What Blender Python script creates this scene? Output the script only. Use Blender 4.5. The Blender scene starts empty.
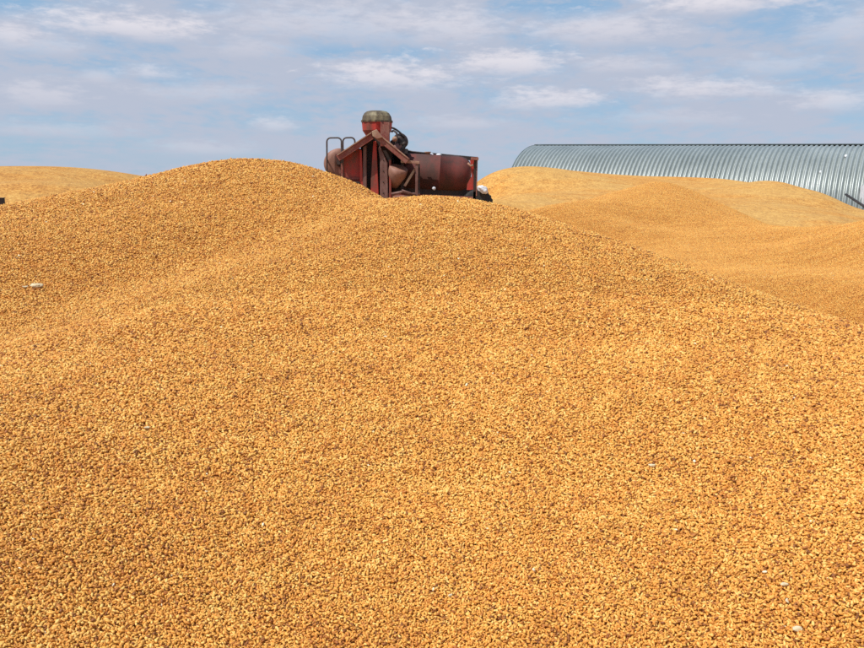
import bpy, bmesh, math, random
import numpy as np
from mathutils import Vector, Matrix, noise

random.seed(7)
rng = np.random.default_rng(11)
S = bpy.context.scene
COL = S.collection

# ------------------------------------------------------------------ camera
EYE = Vector((0.0, 0.0, 2.6))
FPX = 830.0                       # focal length in pixels of the 864 px wide photograph
PITCH = math.radians(9.65)
ROLL = math.radians(0.85)
Rcam = Matrix.Rotation(math.radians(90) - PITCH, 3, 'X') @ Matrix.Rotation(ROLL, 3, 'Z')
cam_d = bpy.data.cameras.new('camera')
cam_d.sensor_width = 36.0
cam_d.lens = 36.0 * FPX / 864.0
cam_d.clip_start = 0.05
cam_d.clip_end = 6000
cam = bpy.data.objects.new('camera', cam_d)
COL.objects.link(cam)
cam.matrix_world = Matrix.Translation(EYE) @ Rcam.to_4x4()
S.camera = cam


def ray(px, py):
    return (Rcam @ Vector(((px - 432.0) / FPX, -(py - 324.0) / FPX, -1.0)))


def at_dist(px, py, d):
    """point seen at a pixel, d metres away measured over the ground"""
    r = ray(px, py)
    return EYE + r * (d / math.hypot(r.x, r.y))


def at_y(px, py, Y):
    r = ray(px, py)
    return EYE + r * ((Y - EYE.y) / r.y)


# ------------------------------------------------------------------ materials
def new_mat(name):
    m = bpy.data.materials.new(name)
    m.use_nodes = True
    nt = m.node_tree
    b = nt.nodes['Principled BSDF']
    return m, nt, b


def N(nt, kind, **kw):
    n = nt.nodes.new(kind)
    for k, v in kw.items():
        setattr(n, k, v)
    return n


def ramp(nt, stops, fac=None):
    r = N(nt, 'ShaderNodeValToRGB')
    e = r.color_ramp.elements
    while len(e) < len(stops):
        e.new(0.5)
    for el, (p, c) in zip(e, stops):
        el.position = p
        el.color = (*c, 1)
    if fac is not None:
        nt.links.new(fac, r.inputs['Fac'])
    return r


def noise_node(nt, coord, scale, detail=4, rough=0.6):
    n = N(nt, 'ShaderNodeTexNoise')
    n.inputs['Scale'].default_value = scale
    n.inputs['Detail'].default_value = detail
    n.inputs['Roughness'].default_value = rough
    nt.links.new(coord, n.inputs['Vector'])
    return n


def math_node(nt, op, a, b=None, c=None, clamp=False):
    n = N(nt, 'ShaderNodeMath', operation=op)
    n.use_clamp = clamp
    for i, v in enumerate((a, b, c)):
        if v is None:
            continue
        if isinstance(v, (int, float)):
            n.inputs[i].default_value = v
        else:
            nt.links.new(v, n.inputs[i])
    return n.outputs[0]


def mix_rgb(nt, fac, a, b, blend='MIX'):
    n = N(nt, 'ShaderNodeMix', data_type='RGBA', blend_type=blend)
    if isinstance(fac, (int, float)):
        n.inputs[0].default_value = fac
    else:
        nt.links.new(fac, n.inputs[0])
    for i, v in ((6, a), (7, b)):
        if isinstance(v, tuple):
            n.inputs[i].default_value = (*v, 1)
        else:
            nt.links.new(v, n.inputs[i])
    return n.outputs[2]


GR_DARK = (0.28, 0.085, 0.016)
GR_MID = (0.66, 0.29, 0.060)
GR_HI = (0.86, 0.47, 0.125)
GR_PALE = (0.92, 0.66, 0.28)


def kernel_material():
    m, nt, b = new_mat('grain_kernels')
    at = N(nt, 'ShaderNodeAttribute', attribute_name='tint')
    geo = N(nt, 'ShaderNodeNewGeometry')
    r = ramp(nt, [(0.0, (0.20, 0.065, 0.016)), (0.12, (0.44, 0.154, 0.032)), (0.35, (0.68, 0.285, 0.047)), (0.70, (0.84, 0.437, 0.090)), (0.93, (0.90, 0.575, 0.17)), (1.0, (0.93, 0.82, 0.55))], at.outputs['Fac'])
    n = noise_node(nt, geo.outputs['Position'], 1.1, 4, 0.55)
    big = ramp(nt, [(0.35, (0.97, 0.955, 0.94)), (0.65, (1.02, 1.02, 1.02))], n.outputs['Fac'])
    c = mix_rgb(nt, 1.0, r.outputs['Color'], big.outputs['Color'], 'MULTIPLY')
    n3 = noise_node(nt, geo.outputs['Position'], 9.0, 5, 0.7)
    hue = ramp(nt, [(0.36, (1.0, 0.94, 0.92)), (0.5, (1, 1, 1)), (0.64, (0.99, 1.03, 1.05))], n3.outputs['Fac'])
    c = mix_rgb(nt, 1.0, c, hue.outputs['Color'], 'MULTIPLY')
    nt.links.new(c, b.inputs['Base Color'])
    b.inputs['Roughness'].default_value = 0.5
    b.inputs['Specular IOR Level'].default_value = 0.35
    return m


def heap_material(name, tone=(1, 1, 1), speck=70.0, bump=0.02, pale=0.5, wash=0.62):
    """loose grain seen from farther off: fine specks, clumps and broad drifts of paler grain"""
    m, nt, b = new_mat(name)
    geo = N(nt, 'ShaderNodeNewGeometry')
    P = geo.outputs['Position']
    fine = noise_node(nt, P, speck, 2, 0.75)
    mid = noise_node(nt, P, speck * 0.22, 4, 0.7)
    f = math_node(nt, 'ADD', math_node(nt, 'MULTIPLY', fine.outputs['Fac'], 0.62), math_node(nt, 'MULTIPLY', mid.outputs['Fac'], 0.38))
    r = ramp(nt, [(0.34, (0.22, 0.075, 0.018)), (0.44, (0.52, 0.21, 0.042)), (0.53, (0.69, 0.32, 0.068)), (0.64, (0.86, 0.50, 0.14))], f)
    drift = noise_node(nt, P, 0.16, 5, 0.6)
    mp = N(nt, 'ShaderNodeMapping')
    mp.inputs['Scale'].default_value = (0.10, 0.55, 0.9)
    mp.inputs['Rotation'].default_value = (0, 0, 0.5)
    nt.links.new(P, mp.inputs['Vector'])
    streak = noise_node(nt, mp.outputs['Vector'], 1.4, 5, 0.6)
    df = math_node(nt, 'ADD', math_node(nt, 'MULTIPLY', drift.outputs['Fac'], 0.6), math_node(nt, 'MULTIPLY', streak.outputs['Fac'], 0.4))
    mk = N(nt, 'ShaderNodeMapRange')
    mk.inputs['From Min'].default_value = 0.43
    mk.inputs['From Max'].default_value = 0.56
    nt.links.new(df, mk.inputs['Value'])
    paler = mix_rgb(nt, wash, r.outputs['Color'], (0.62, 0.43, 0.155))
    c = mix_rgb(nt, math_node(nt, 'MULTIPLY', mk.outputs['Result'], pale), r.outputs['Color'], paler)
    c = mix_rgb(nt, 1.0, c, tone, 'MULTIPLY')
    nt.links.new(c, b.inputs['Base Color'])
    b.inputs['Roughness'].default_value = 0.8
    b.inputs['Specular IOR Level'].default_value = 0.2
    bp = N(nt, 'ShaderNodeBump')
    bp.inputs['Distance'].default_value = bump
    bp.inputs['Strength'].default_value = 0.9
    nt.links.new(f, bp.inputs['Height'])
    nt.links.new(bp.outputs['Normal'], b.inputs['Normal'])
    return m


def paint(name, base, worn, amount=0.5, scale=3.0, rough=0.65, metal=0.0, bump=0.01):
    """old paint or steel with rust and dust patches"""
    m, nt, b = new_mat(name)
    tc = N(nt, 'ShaderNodeTexCoord')
    mp = N(nt, 'ShaderNodeMapping')
    mp.inputs['Scale'].default_value = (1.0, 1.0, 0.45)
    nt.links.new(tc.outputs['Object'], mp.inputs['Vector'])
    n = noise_node(nt, mp.outputs['Vector'], scale, 7, 0.68)
    n2 = noise_node(nt, tc.outputs['Object'], scale * 9, 4, 0.7)
    f = math_node(nt, 'ADD', math_node(nt, 'MULTIPLY', n.outputs['Fac'], 0.75), math_node(nt, 'MULTIPLY', n2.outputs['Fac'], 0.25))
    lo = 0.62 - 0.28 * amount
    r = ramp(nt, [(lo - 0.06, base), (lo + 0.08, worn)], f)
    d = ramp(nt, [(0.3, (0.75, 0.75, 0.75)), (0.7, (1.1, 1.1, 1.1))], n2.outputs['Fac'])
    c = mix_rgb(nt, 1.0, r.outputs['Color'], d.outputs['Color'], 'MULTIPLY')
    nt.links.new(c, b.inputs['Base Color'])
    b.inputs['Roughness'].default_value = rough
    b.inputs['Metallic'].default_value = metal
    bp = N(nt, 'ShaderNodeBump')
    bp.inputs['Distance'].default_value = bump
    bp.inputs['Strength'].default_value = 0.5
    nt.links.new(f, bp.inputs['Height'])
    nt.links.new(bp.outputs['Normal'], b.inputs['Normal'])
    return m


M_KERNEL = kernel_material()
M_HEAP = heap_material('grain_near', pale=0.2, speck=75, bump=0.012)
M_HEAP_MID = heap_material('grain_middle', tone=(0.97, 0.93, 0.9), pale=0.3, speck=34, bump=0.02)
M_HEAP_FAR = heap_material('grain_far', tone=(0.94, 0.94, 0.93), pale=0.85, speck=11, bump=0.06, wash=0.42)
M_HEAP_DULL = heap_material('grain_dull', tone=(0.86, 0.84, 0.82), pale=0.75, speck=11, bump=0.06, wash=0.4)
M_RED = paint('red_paint', (0.50, 0.040, 0.025), (0.20, 0.055, 0.035), 0.45, 2.6)
M_DUSTY = paint('dusty_red_paint', (0.25, 0.048, 0.032), (0.30, 0.13, 0.09), 0.45, 3.0)
M_GREY = paint('dusty_grey_steel', (0.25, 0.135, 0.11), (0.15, 0.06, 0.045), 0.5, 4)
M_TANK = paint('brown_tank', (0.17, 0.036, 0.027), (0.075, 0.030, 0.022), 0.6, 1.8, rough=0.78)
M_DARK = paint('dark_iron', (0.022, 0.016, 0.014), (0.05, 0.025, 0.018), 0.5, 6)
M_CREAM = paint('cream_dust', (0.46, 0.31, 0.20), (0.33, 0.15, 0.10), 0.45, 5)
M_OLIVE = paint('olive_cap', (0.34, 0.28, 0.15), (0.10, 0.07, 0.04), 0.6, 3.2)
M_PINK = paint('faded_pink', (0.36, 0.18, 0.13), (0.24, 0.10, 0.06), 0.5, 3)
M_RAIL = paint('rail_steel', (0.12, 0.11, 0.11), (0.09, 0.06, 0.05), 0.5, 8)
M_RUBBER = paint('rubber', (0.018, 0.018, 0.02), (0.04, 0.035, 0.03), 0.4, 8, rough=0.85)
M_WHITE = paint('white_cloth', (0.80, 0.80, 0.82), (0.66, 0.66, 0.68), 0.4, 6, rough=0.9)
M_HUSK = paint('pale_husk', (0.78, 0.66, 0.42), (0.60, 0.42, 0.22), 0.4, 30, rough=0.8)
M_EARTH = paint('earth', (0.26, 0.19, 0.12), (0.20, 0.13, 0.08), 0.5, 0.4, rough=0.95)


def galvanised():
    m, nt, b = new_mat('galvanised_steel')
    tc = N(nt, 'ShaderNodeTexCoord')
    n = noise_node(nt, tc.outputs['Object'], 0.35, 5, 0.6)
    n2 = noise_node(nt, tc.outputs['Object'], 4.0, 4, 0.7)
    f = math_node(nt, 'ADD', math_node(nt, 'MULTIPLY', n.outputs['Fac'], 0.6), math_node(nt, 'MULTIPLY', n2.outputs['Fac'], 0.4))
    r = ramp(nt, [(0.35, (0.27, 0.30, 0.292)), (0.65, (0.42, 0.45, 0.435))], f)
    nt.links.new(r.outputs['Color'], b.inputs['Base Color'])
    b.inputs['Metallic'].default_value = 0.35
    b.inputs['Roughness'].default_value = 0.42
    return m


M_GALV = galvanised()
M_RIDGE = paint('ridge_steel', (0.13, 0.17, 0.18), (0.09, 0.11, 0.11), 0.4, 0.8, rough=0.6)


# ------------------------------------------------------------------ object helpers
def link(name, me, mats, parent=None, loc=None):
    o = bpy.data.objects.new(name, me)
    COL.objects.link(o)
    for mm in (mats if isinstance(mats, (list, tuple)) else [mats]):
        me.materials.append(mm)
    if loc is not None:
        o.location = loc
    if parent is not None:
        o.parent = parent
    return o


def tag(o, label=None, cat=None, group=None, kind=None):
    for k, v in (('label', label), ('category', cat), ('group', group), ('kind', kind)):
        if v:
            o[k] = v
    return o


class MB:
    """collects solids, in world coordinates, into one mesh object"""

    def __init__(s):
        s.v, s.f, s.smooth = [], [], []

    def add(s, verts, faces, smooth=False):
        k = len(s.v)
        s.v += [Vector(p) for p in verts]
        s.f += [tuple(i + k for i in f) for f in faces]
        s.smooth += [smooth] * len(faces)
        return s

    def box(s, a, b):
        (x0, y0, z0), (x1, y1, z1) = a, b
        return s.add([(x0, y0, z0), (x1, y0, z0), (x1, y1, z0), (x0, y1, z0), (x0, y0, z1), (x1, y0, z1), (x1, y1, z1), (x0, y1, z1)],
                     [(0, 3, 2, 1), (4, 5, 6, 7), (0, 1, 5, 4), (1, 2, 6, 5), (2, 3, 7, 6), (3, 0, 4, 7)])

    def bar(s, p, q, w, h, up=(0, 0, 1)):
        p, q = Vector(p), Vector(q)
        d = (q - p).normalized()
        side = d.cross(Vector(up))
        if side.length < 1e-4:
            side = d.cross(Vector((0, 1, 0)))
        side.normalize()
        u = side.cross(d).normalized()
        a, b = side * w / 2, u * h / 2
        return s.add([p - a - b, p + a - b, p + a + b, p - a + b, q - a - b, q + a - b, q + a + b, q - a + b],
                     [(0, 3, 2, 1), (4, 5, 6, 7), (0, 1, 5, 4), (1, 2, 6, 5), (2, 3, 7, 6), (3, 0, 4, 7)])

    def plate(s, pts, y0, y1):
        """polygon in x,z pushed from depth y0 to y1"""
        n = len(pts)
        v = [(x, y0, z) for x, z in pts] + [(x, y1, z) for x, z in pts]
        f = [tuple(range(n)), tuple(range(2 * n - 1, n - 1, -1))] + [(i, i + n, (i + 1) % n + n, (i + 1) % n) for i in range(n)]
        return s.add(v, f)

    def rings(s, prof, p, axis, seg=28, smooth=True):
        """lathe: prof = [(along, radius)] about axis through p"""
        axis = Vector(axis).normalized()
        t = Vector((0, 0, 1)) if abs(axis.z) < 0.9 else Vector((1, 0, 0))
        e1 = axis.cross(t).normalized()
        e2 = axis.cross(e1)
        v, f = [], []
        for (a, r) in prof:
            for k in range(seg):
                th = 2 * math.pi * k / seg
                v.append(Vector(p) + axis * a + (e1 * math.cos(th) + e2 * math.sin(th)) * r)
        for i in range(len(prof) - 1):
            for k in range(seg):
                k2 = (k + 1) % seg
                f.append((i * seg + k, i * seg + k2, (i + 1) * seg + k2, (i + 1) * seg + k))
        f.append(tuple(range(seg))[::-1])
        f.append(tuple((len(prof) - 1) * seg + k for k in range(seg)))
        return s.add(v, f, smooth)

    def tube(s, pts, r, seg=8):
        pts = [Vector(p) for p in pts]
        v, f = [], []
        for i, p in enumerate(pts):
            d = (pts[min(i + 1, len(pts) - 1)] - pts[max(i - 1, 0)]).normalized()
            t = Vector((0, 1, 0)) if abs(d.y) < 0.9 else Vector((1, 0, 0))
            a = d.cross(t).normalized()
            b = d.cross(a)
            for k in range(seg):
                th = 2 * math.pi * k / seg
                v.append(p + a * r * math.cos(th) + b * r * math.sin(th))
        for i in range(len(pts) - 1):
            for k in range(seg):
                k2 = (k + 1) % seg
                f.append((i * seg + k, i * seg + k2, (i + 1) * seg + k2, (i + 1) * seg + k))
        f.append(tuple(range(seg))[::-1])
        f.append(tuple((len(pts) - 1) * seg + k for k in range(seg)))
        return s.add(v, f, True)

    def build(s, name, mat, parent=None, origin=None, bevel=0.0):
        root = parent
        off = Vector((0, 0, 0))
        while root is not None:
            off += Vector(root.location)
            root = root.parent
        if origin is not None:
            off += Vector(origin)
        me = bpy.data.meshes.new(name)
        me.from_pydata([tuple(p - off) for p in s.v], [], s.f)
        for poly, sm in zip(me.polygons, s.smooth):
            poly.use_smooth = sm
        bm = bmesh.new()
        bm.from_mesh(me)
        bmesh.ops.recalc_face_normals(bm, faces=bm.faces)
        bm.to_mesh(me)
        bm.free()
        o = link(name, me, mat, parent)
        if origin is not None:
            o.location = origin
        if bevel:
            md = o.modifiers.new('bevel', 'BEVEL')
            md.width = bevel
            md.segments = 2
            md.limit_method = 'ANGLE'
        return o


# ------------------------------------------------------------------ sky and sun
SUN_EL, SUN_AZ = math.radians(57), math.radians(236)     # azimuth from +Y towards +X
sun_dir = Vector((math.sin(SUN_AZ) * math.cos(SUN_EL), math.cos(SUN_AZ) * math.cos(SUN_EL), math.sin(SUN_EL)))
sl = bpy.data.lights.new('sun', 'SUN')
sl.energy = 4.3
sl.angle = math.radians(0.6)
sl.color = (1.0, 0.965, 0.90)
so = bpy.data.objects.new('sun', sl)
COL.objects.link(so)
so.rotation_euler = sun_dir.to_track_quat('Z', 'Y').to_euler()
so.location = (0, 0, 30)

w = bpy.data.worlds.new('World')
S.world = w
w.use_nodes = True
nt = w.node_tree
nt.nodes.clear()
out = N(nt, 'ShaderNodeOutputWorld')
bg = N(nt, 'ShaderNodeBackground')
bg.inputs['Strength'].default_value = 0.10
nt.links.new(bg.outputs[0], out.inputs[0])
sky = N(nt, 'ShaderNodeTexSky', sky_type='NISHITA')
sky.sun_disc = False
sky.sun_elevation = SUN_EL
sky.sun_rotation = SUN_AZ
sky.altitude = 300
sky.air_density = 1.0
sky.dust_density = 0.4
sky.ozone_density = 2.0
tc = N(nt, 'ShaderNodeTexCoord')
sep = N(nt, 'ShaderNodeSeparateXYZ')
nt.links.new(tc.outputs['Generated'], sep.inputs[0])
X, Y, Z = sep.outputs
az = math_node(nt, 'ARCTAN2', X, Y)
el = math_node(nt, 'ARCSINE', Z)
DEG = 180 / math.pi
azd = math_node(nt, 'MULTIPLY', az, DEG)
eld = math_node(nt, 'MULTIPLY', el, DEG)
cmb = N(nt, 'ShaderNodeCombineXYZ')
nt.links.new(azd, cmb.inputs[0])
nt.links.new(math_node(nt, 'MULTIPLY', eld, 3.2), cmb.inputs[1])
wob = noise_node(nt, cmb.outputs[0], 0.30, 6, 0.62)
wob2 = noise_node(nt, cmb.outputs[0], 0.85, 5, 0.65)
veil_n = noise_node(nt, cmb.outputs[0], 0.105, 6, 0.6)
# x, y in the photograph -> azimuth, elevation of the cloud (degrees); sizes in pixels / 14.5 px per degree
clouds = [(125, 28, 95, 15, .95), (10, 38, 34, 12, .7), (45, 47, 60, 12, .4), (150, 74, 34, 9, .6), (98, 78, 18, 8, .35), (392, 79, 88, 17, .95), (275, 126, 26, 9, .5), (345, 28, 150, 24, .5),
          (450, 30, 70, 20, .65), (508, 66, 78, 15, .9), (600, 32, 90, 18, .6), (548, 102, 62, 13, .8), (718, 4, 85, 14, 1.0), (700, 92, 80, 13, .7), (200, 150, 60, 9, .28),
          (835, 103, 44, 12, .6), (620, 66, 60, 10, .45), (40, 98, 46, 14, .4), (770, 68, 60, 12, .35), (200, 95, 70, 12, .3), (250, 50, 60, 12, .3), (845, 30, 50, 22, .45), (660, 120, 90, 9, .25), (460, 125, 70, 8, .28), (60, 132, 80, 9, .25)]
holes = [(15, 4, 60, 14, .8), (100, 67, 60, 10, .5), (335, 52, 60, 9, .8), (400, 56, 60, 8, .6), (585, 8, 60, 14, .8), (205, 6, 50, 9, .55), (820, 84, 60, 10, .55), (640, 50, 50, 7, .3), (150, 160, 190, 16, .4), (520, 8, 40, 8, .5)]


def azel(px, py):
    r = ray(px, py).normalized()
    return math.degrees(math.atan2(r.x, r.y)), math.degrees(math.asin(r.z))


def blob(px, py, wx, wy, amt, soft):
    a, e = azel(px, py)
    dx = math_node(nt, 'MULTIPLY', math_node(nt, 'SUBTRACT', azd, a), 14.5 / (wx * 1.12))
    dy = math_node(nt, 'MULTIPLY', math_node(nt, 'SUBTRACT', eld, e), 14.5 / (wy * 1.4))
    # flat base, domed top
    dyb = math_node(nt, 'MAXIMUM', dy, math_node(nt, 'MULTIPLY', dy, -1.35))
    d = math_node(nt, 'SQRT', math_node(nt, 'ADD', math_node(nt, 'POWER', dx, 2), math_node(nt, 'POWER', dyb, 2)))
    d = math_node(nt, 'ADD', d, math_node(nt, 'MULTIPLY', math_node(nt, 'SUBTRACT', wob.outputs['Fac'], 0.5), 1.7))
    d = math_node(nt, 'ADD', d, math_node(nt, 'MULTIPLY', math_node(nt, 'SUBTRACT', wob2.outputs['Fac'], 0.5), 1.9))
    k = N(nt, 'ShaderNodeMapRange', interpolation_type='SMOOTHSTEP')
    k.inputs['From Min'].default_value = 1.05
    k.inputs['From Max'].default_value = 1.05 - soft
    nt.links.new(d, k.inputs['Value'])
    lit = N(nt, 'ShaderNodeMapRange', interpolation_type='SMOOTHSTEP')
    lit.inputs['From Min'].default_value = -0.75
    lit.inputs['From Max'].default_value = 0.35
    nt.links.new(dy, lit.inputs['Value'])
    m = math_node(nt, 'MULTIPLY', k.outputs['Result'], amt)
    return m, math_node(nt, 'MULTIPLY', m, lit.outputs['Result'])


cov = lit = None
for c in clouds:
    m, l = blob(*c, 1.05)
    cov = m if cov is None else math_node(nt, 'MAXIMUM', cov, m)
    lit = l if lit is None else math_node(nt, 'MAXIMUM', lit, l)
hole = None
for c in holes:
    m, _ = blob(*c, 1.1)
    hole = m if hole is None else math_node(nt, 'MAXIMUM', hole, m)
vr = N(nt, 'ShaderNodeMapRange', interpolation_type='SMOOTHSTEP')
vr.inputs['From Min'].default_value = 0.36
vr.inputs['From Max'].default_value = 0.56
vr.inputs['To Min'].default_value = 0.3
vr.inputs['To Max'].default_value = 0.95
nt.links.new(math_node(nt, 'ADD', math_node(nt, 'MULTIPLY', veil_n.outputs['Fac'], 0.72), math_node(nt, 'MULTIPLY', wob2.outputs['Fac'], 0.28)), vr.inputs['Value'])
veil = math_node(nt, 'MULTIPLY', vr.outputs['Result'], math_node(nt, 'SUBTRACT', 1.0, hole), clamp=True)
# overhead the cover thins out to open sky
hi = N(nt, 'ShaderNodeMapRange', interpolation_type='SMOOTHSTEP')
hi.inputs['From Min'].default_value = 14
hi.inputs['From Max'].default_value = 40
hi.inputs['To Min'].default_value = 1.0
hi.inputs['To Max'].default_value = 0.35
nt.links.new(eld, hi.inputs['Value'])
veil = math_node(nt, 'MULTIPLY', veil, hi.outputs['Result'])
blue = mix_rgb(nt, 0.65, sky.outputs[0], (2.2, 4.75, 7.5))
col = mix_rgb(nt, veil, blue, (4.95, 5.38, 6.55))
col = mix_rgb(nt, math_node(nt, 'MULTIPLY', cov, 0.65), col, (5.5, 5.55, 6.5))
col = mix_rgb(nt, math_node(nt, 'MULTIPLY', lit, 0.85), col, (8.3, 8.0, 8.5))
nt.links.new(col, bg.inputs['Color'])

# ------------------------------------------------------------------ ground
bmg = MB()
n_ = 60
vs = []
for i in range(n_ + 1):
    for j in range(n_ + 1):
        u, v = (i / n_ * 2 - 1), (j / n_ * 2 - 1)
        x, y = 2200 * u * abs(u), 2200 * v * abs(v)
        vs.append((x, y, 0.0))
bmg.add(vs, [(i * (n_ + 1) + j, (i + 1) * (n_ + 1) + j, (i + 1) * (n_ + 1) + j + 1, i * (n_ + 1) + j + 1) for i in range(n_) for j in range(n_)])
g = bmg.build('ground', M_EARTH)
tag(g, kind='structure')


# ------------------------------------------------------------------ heaps of grain
class TPS:
    def __init__(s, pts, lam=0.0):
        P = np.array([(p[0], p[1]) for p in pts], float)
        z = np.array([p[2] for p in pts], float)
        n = len(P)
        D = np.linalg.norm(P[:, None] - P[None], axis=2)
        K = np.where(D > 0, D * D * np.log(D + 1e-12), 0) + lam * np.eye(n)
        A = np.zeros((n + 3, n + 3))
        A[:n, :n] = K
        A[:n, n] = 1
        A[:n, n + 1:] = P
        A[n:, :n] = A[:n, n:].T
        b = np.zeros(n + 3)
        b[:n] = z
        s.w = np.linalg.solve(A, b)
        s.P = P
        s.g = None

    def bake(s, xr, yr, st=0.1):
        nx, ny = int((xr[1] - xr[0]) / st) + 2, int((yr[1] - yr[0]) / st) + 2
        X_, Y_ = np.meshgrid(xr[0] + np.arange(nx) * st, yr[0] + np.arange(ny) * st, indexing='ij')
        s.g = None
        G = s(X_, Y_)
        s.g = (xr[0], yr[0], st, nx, ny, G)

    def __call__(s, x, y):
        x, y = np.asarray(x, float), np.asarray(y, float)
        if s.g is not None:
            x0, y0, st, nx, ny, G = s.g
            u = np.clip((x - x0) / st, 0, nx - 1.001)
            v = np.clip((y - y0) / st, 0, ny - 1.001)
            i, j = u.astype(int), v.astype(int)
            u, v = u - i, v - j
            return (G[i, j] * (1 - u) + G[i + 1, j] * u) * (1 - v) + (G[i, j + 1] * (1 - u) + G[i + 1, j + 1] * u) * v
        sh = x.shape
        x, y = x.ravel(), y.ravel()
        out = np.empty(len(x))
        for a in range(0, len(x), 60000):
            xx, yy = x[a:a + 60000], y[a:a + 60000]
            D2 = (xx[:, None] - s.P[:, 0]) ** 2 + (yy[:, None] - s.P[:, 1]) ** 2
            U = 0.5 * D2 * np.log(D2 + 1e-12)
            n = len(s.P)
            out[a:a + 60000] = U @ s.w[:n] + s.w[n] + s.w[n + 1] * xx + s.w[n + 2] * yy
        return out.reshape(sh)


def lumps(x, y, amp, sc, seed):
    """gentle unevenness from a few random waves"""
    r = np.random.default_rng(seed)
    z = np.zeros_like(x)
    for k in range(26):
        f = sc * 2 ** r.uniform(-1.2, 1.6)
        a = r.uniform(0, 2 * math.pi)
        z += amp * (sc / f) ** 0.9 * np.sin(f * (x * math.cos(a) + y * math.sin(a)) + r.uniform(0, 6.28)) / 5
    return z


def ctrl(rows):
    return [tuple(at_dist(px, py, d)) for px, py, d in rows]


# the near heap: front mound, and the taller crest on the left behind it
front_crest = [(-160, 392, 4.7), (-80, 367, 4.9), (0, 341, 5.25), (80, 315, 5.7), (160, 286, 6.2), (220, 262, 6.75), (280, 238, 7.35), (330, 219, 7.85), (380, 202, 8.3), (432, 194.5, 8.5), (480, 200.5, 8.3), (530, 212, 8.0),
               (585, 230, 7.5), (640, 248, 7.05), (710, 273, 6.5), (780, 298, 6.0), (850, 320, 5.6), (930, 343, 5.3), (1020, 368, 5.0)]
left_crest = [(-160, 222, 10.0), (-80, 213, 10.2), (0, 205, 10.4), (60, 194, 10.6), (110, 184.5, 10.8), (160, 173, 11.0), (200, 164.5, 11.1), (240, 160, 11.2), (272, 160.5, 11.2), (300, 164.5, 11.2), (330, 175.5, 11.2), (358, 184, 11.0), (385, 195, 10.6)]


def bez_points(c, f, sc, sf, us):
    """points down a convex slope from crest c to foot f; sc, sf are the slopes (rise per metre outward) at each end"""
    dc, df = math.hypot(c.x, c.y), math.hypot(f.x, f.y)
    # tangents meet at (dm, zm)
    dm = ((f.z - sf * df) - (c.z - sc * dc)) / (sc - sf)
    dm = min(max(dm, df + 0.15 * (dc - df)), df + 0.85 * (dc - df))
    zm = c.z + sc * (dm - dc)
    res = []
    for u in us:
        d_ = (1 - u) ** 2 * dc + 2 * u * (1 - u) * dm + u * u * df
        z_ = (1 - u) ** 2 * c.z + 2 * u * (1 - u) * zm + u * u * f.z
        k = (dc - d_) / (dc - df)
        hx, hy = c.x + (f.x - c.x) * k, c.y + (f.y - c.y) * k
        res.append((hx, hy, z_))
    return res


near_pts = []
for px, py, d in front_crest:
    c, f = at_dist(px, py, d), at_dist(px, 700, 2.2)
    near_pts += bez_points(c, f, (c.z - EYE.z) / d * 0.98, 0.30, (0, .12, .3, .5, .7, .86, 1.0))
fx = [q[0] for q in front_crest]
for px, py, d in left_crest:
    fpy, fd = np.interp(px, fx, [q[1] for q in front_crest]), np.interp(px, fx, [q[2] for q in front_crest])
    d -= 0.6 * max(0, min(1, (240 - px) / 240))
    c = at_dist(px, py, d)
    f = at_dist(px, fpy - 7 + 0.0, fd + 0.35)
    if px < 340:
        near_pts += bez_points(c, f, (c.z - EYE.z) / d * 0.98, (c.z - f.z) / (d - fd - 0.35) * 1.3, (0, .18, .5, .8, 1.0))
    else:
        near_pts.append(tuple(c))
# behind the crests it falls away to the ground
for px, d, z in [(432, 10.5, 1.75), (432, 13.5, 0.45), (432, 16, -0.4), (520, 10, 1.6), (520, 13, 0.3), (600, 9.6, 1.2), (600, 12, 0.1), (720, 8.8, 0.7), (720, 11, -0.2), (860, 7.8, 0.5), (860, 10, -0.3), (1000, 6, .5), (1000, 8.5, -0.3),
                 (240, 14, 2.05), (240, 17, 0.7), (240, 19.5, -0.4), (330, 14, 1.75), (330, 18, -0.2), (100, 13.5, 1.5), (100, 17.5, -0.2), (-40, 13, 1.3), (-40, 16.5, -0.3), (-250, 11, 1.2), (-250, 14, -0.1)]:
    r = ray(px, 190)
    h = math.hypot(r.x, r.y)
    near_pts.append((r.x / h * d, r.y / h * d, z))
near_pts += [(0, 0, 1.02), (-1.5, 0, 1.0), (1.5, 0, 1.0), (0, -2, 0.6), (0, -5, -0.4), (-4, -4, -0.3), (4, -4, -0.3), (-6, 0, 0.6), (6, 0, 0.2), (-9, 3, 0.6), (-12, 0, -0.4), (9, 2, -0.4), (7, 4, -0.1), (-13, 8, -0.2), (-9, 8, 1.0)]
F_near = TPS(near_pts, 0.3)
F_near.bake((-16, 20), (-8, 34))


def h_near(x, y):
    return F_near(x, y) + lumps(x, y, 0.009, 2.6, 3)


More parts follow.
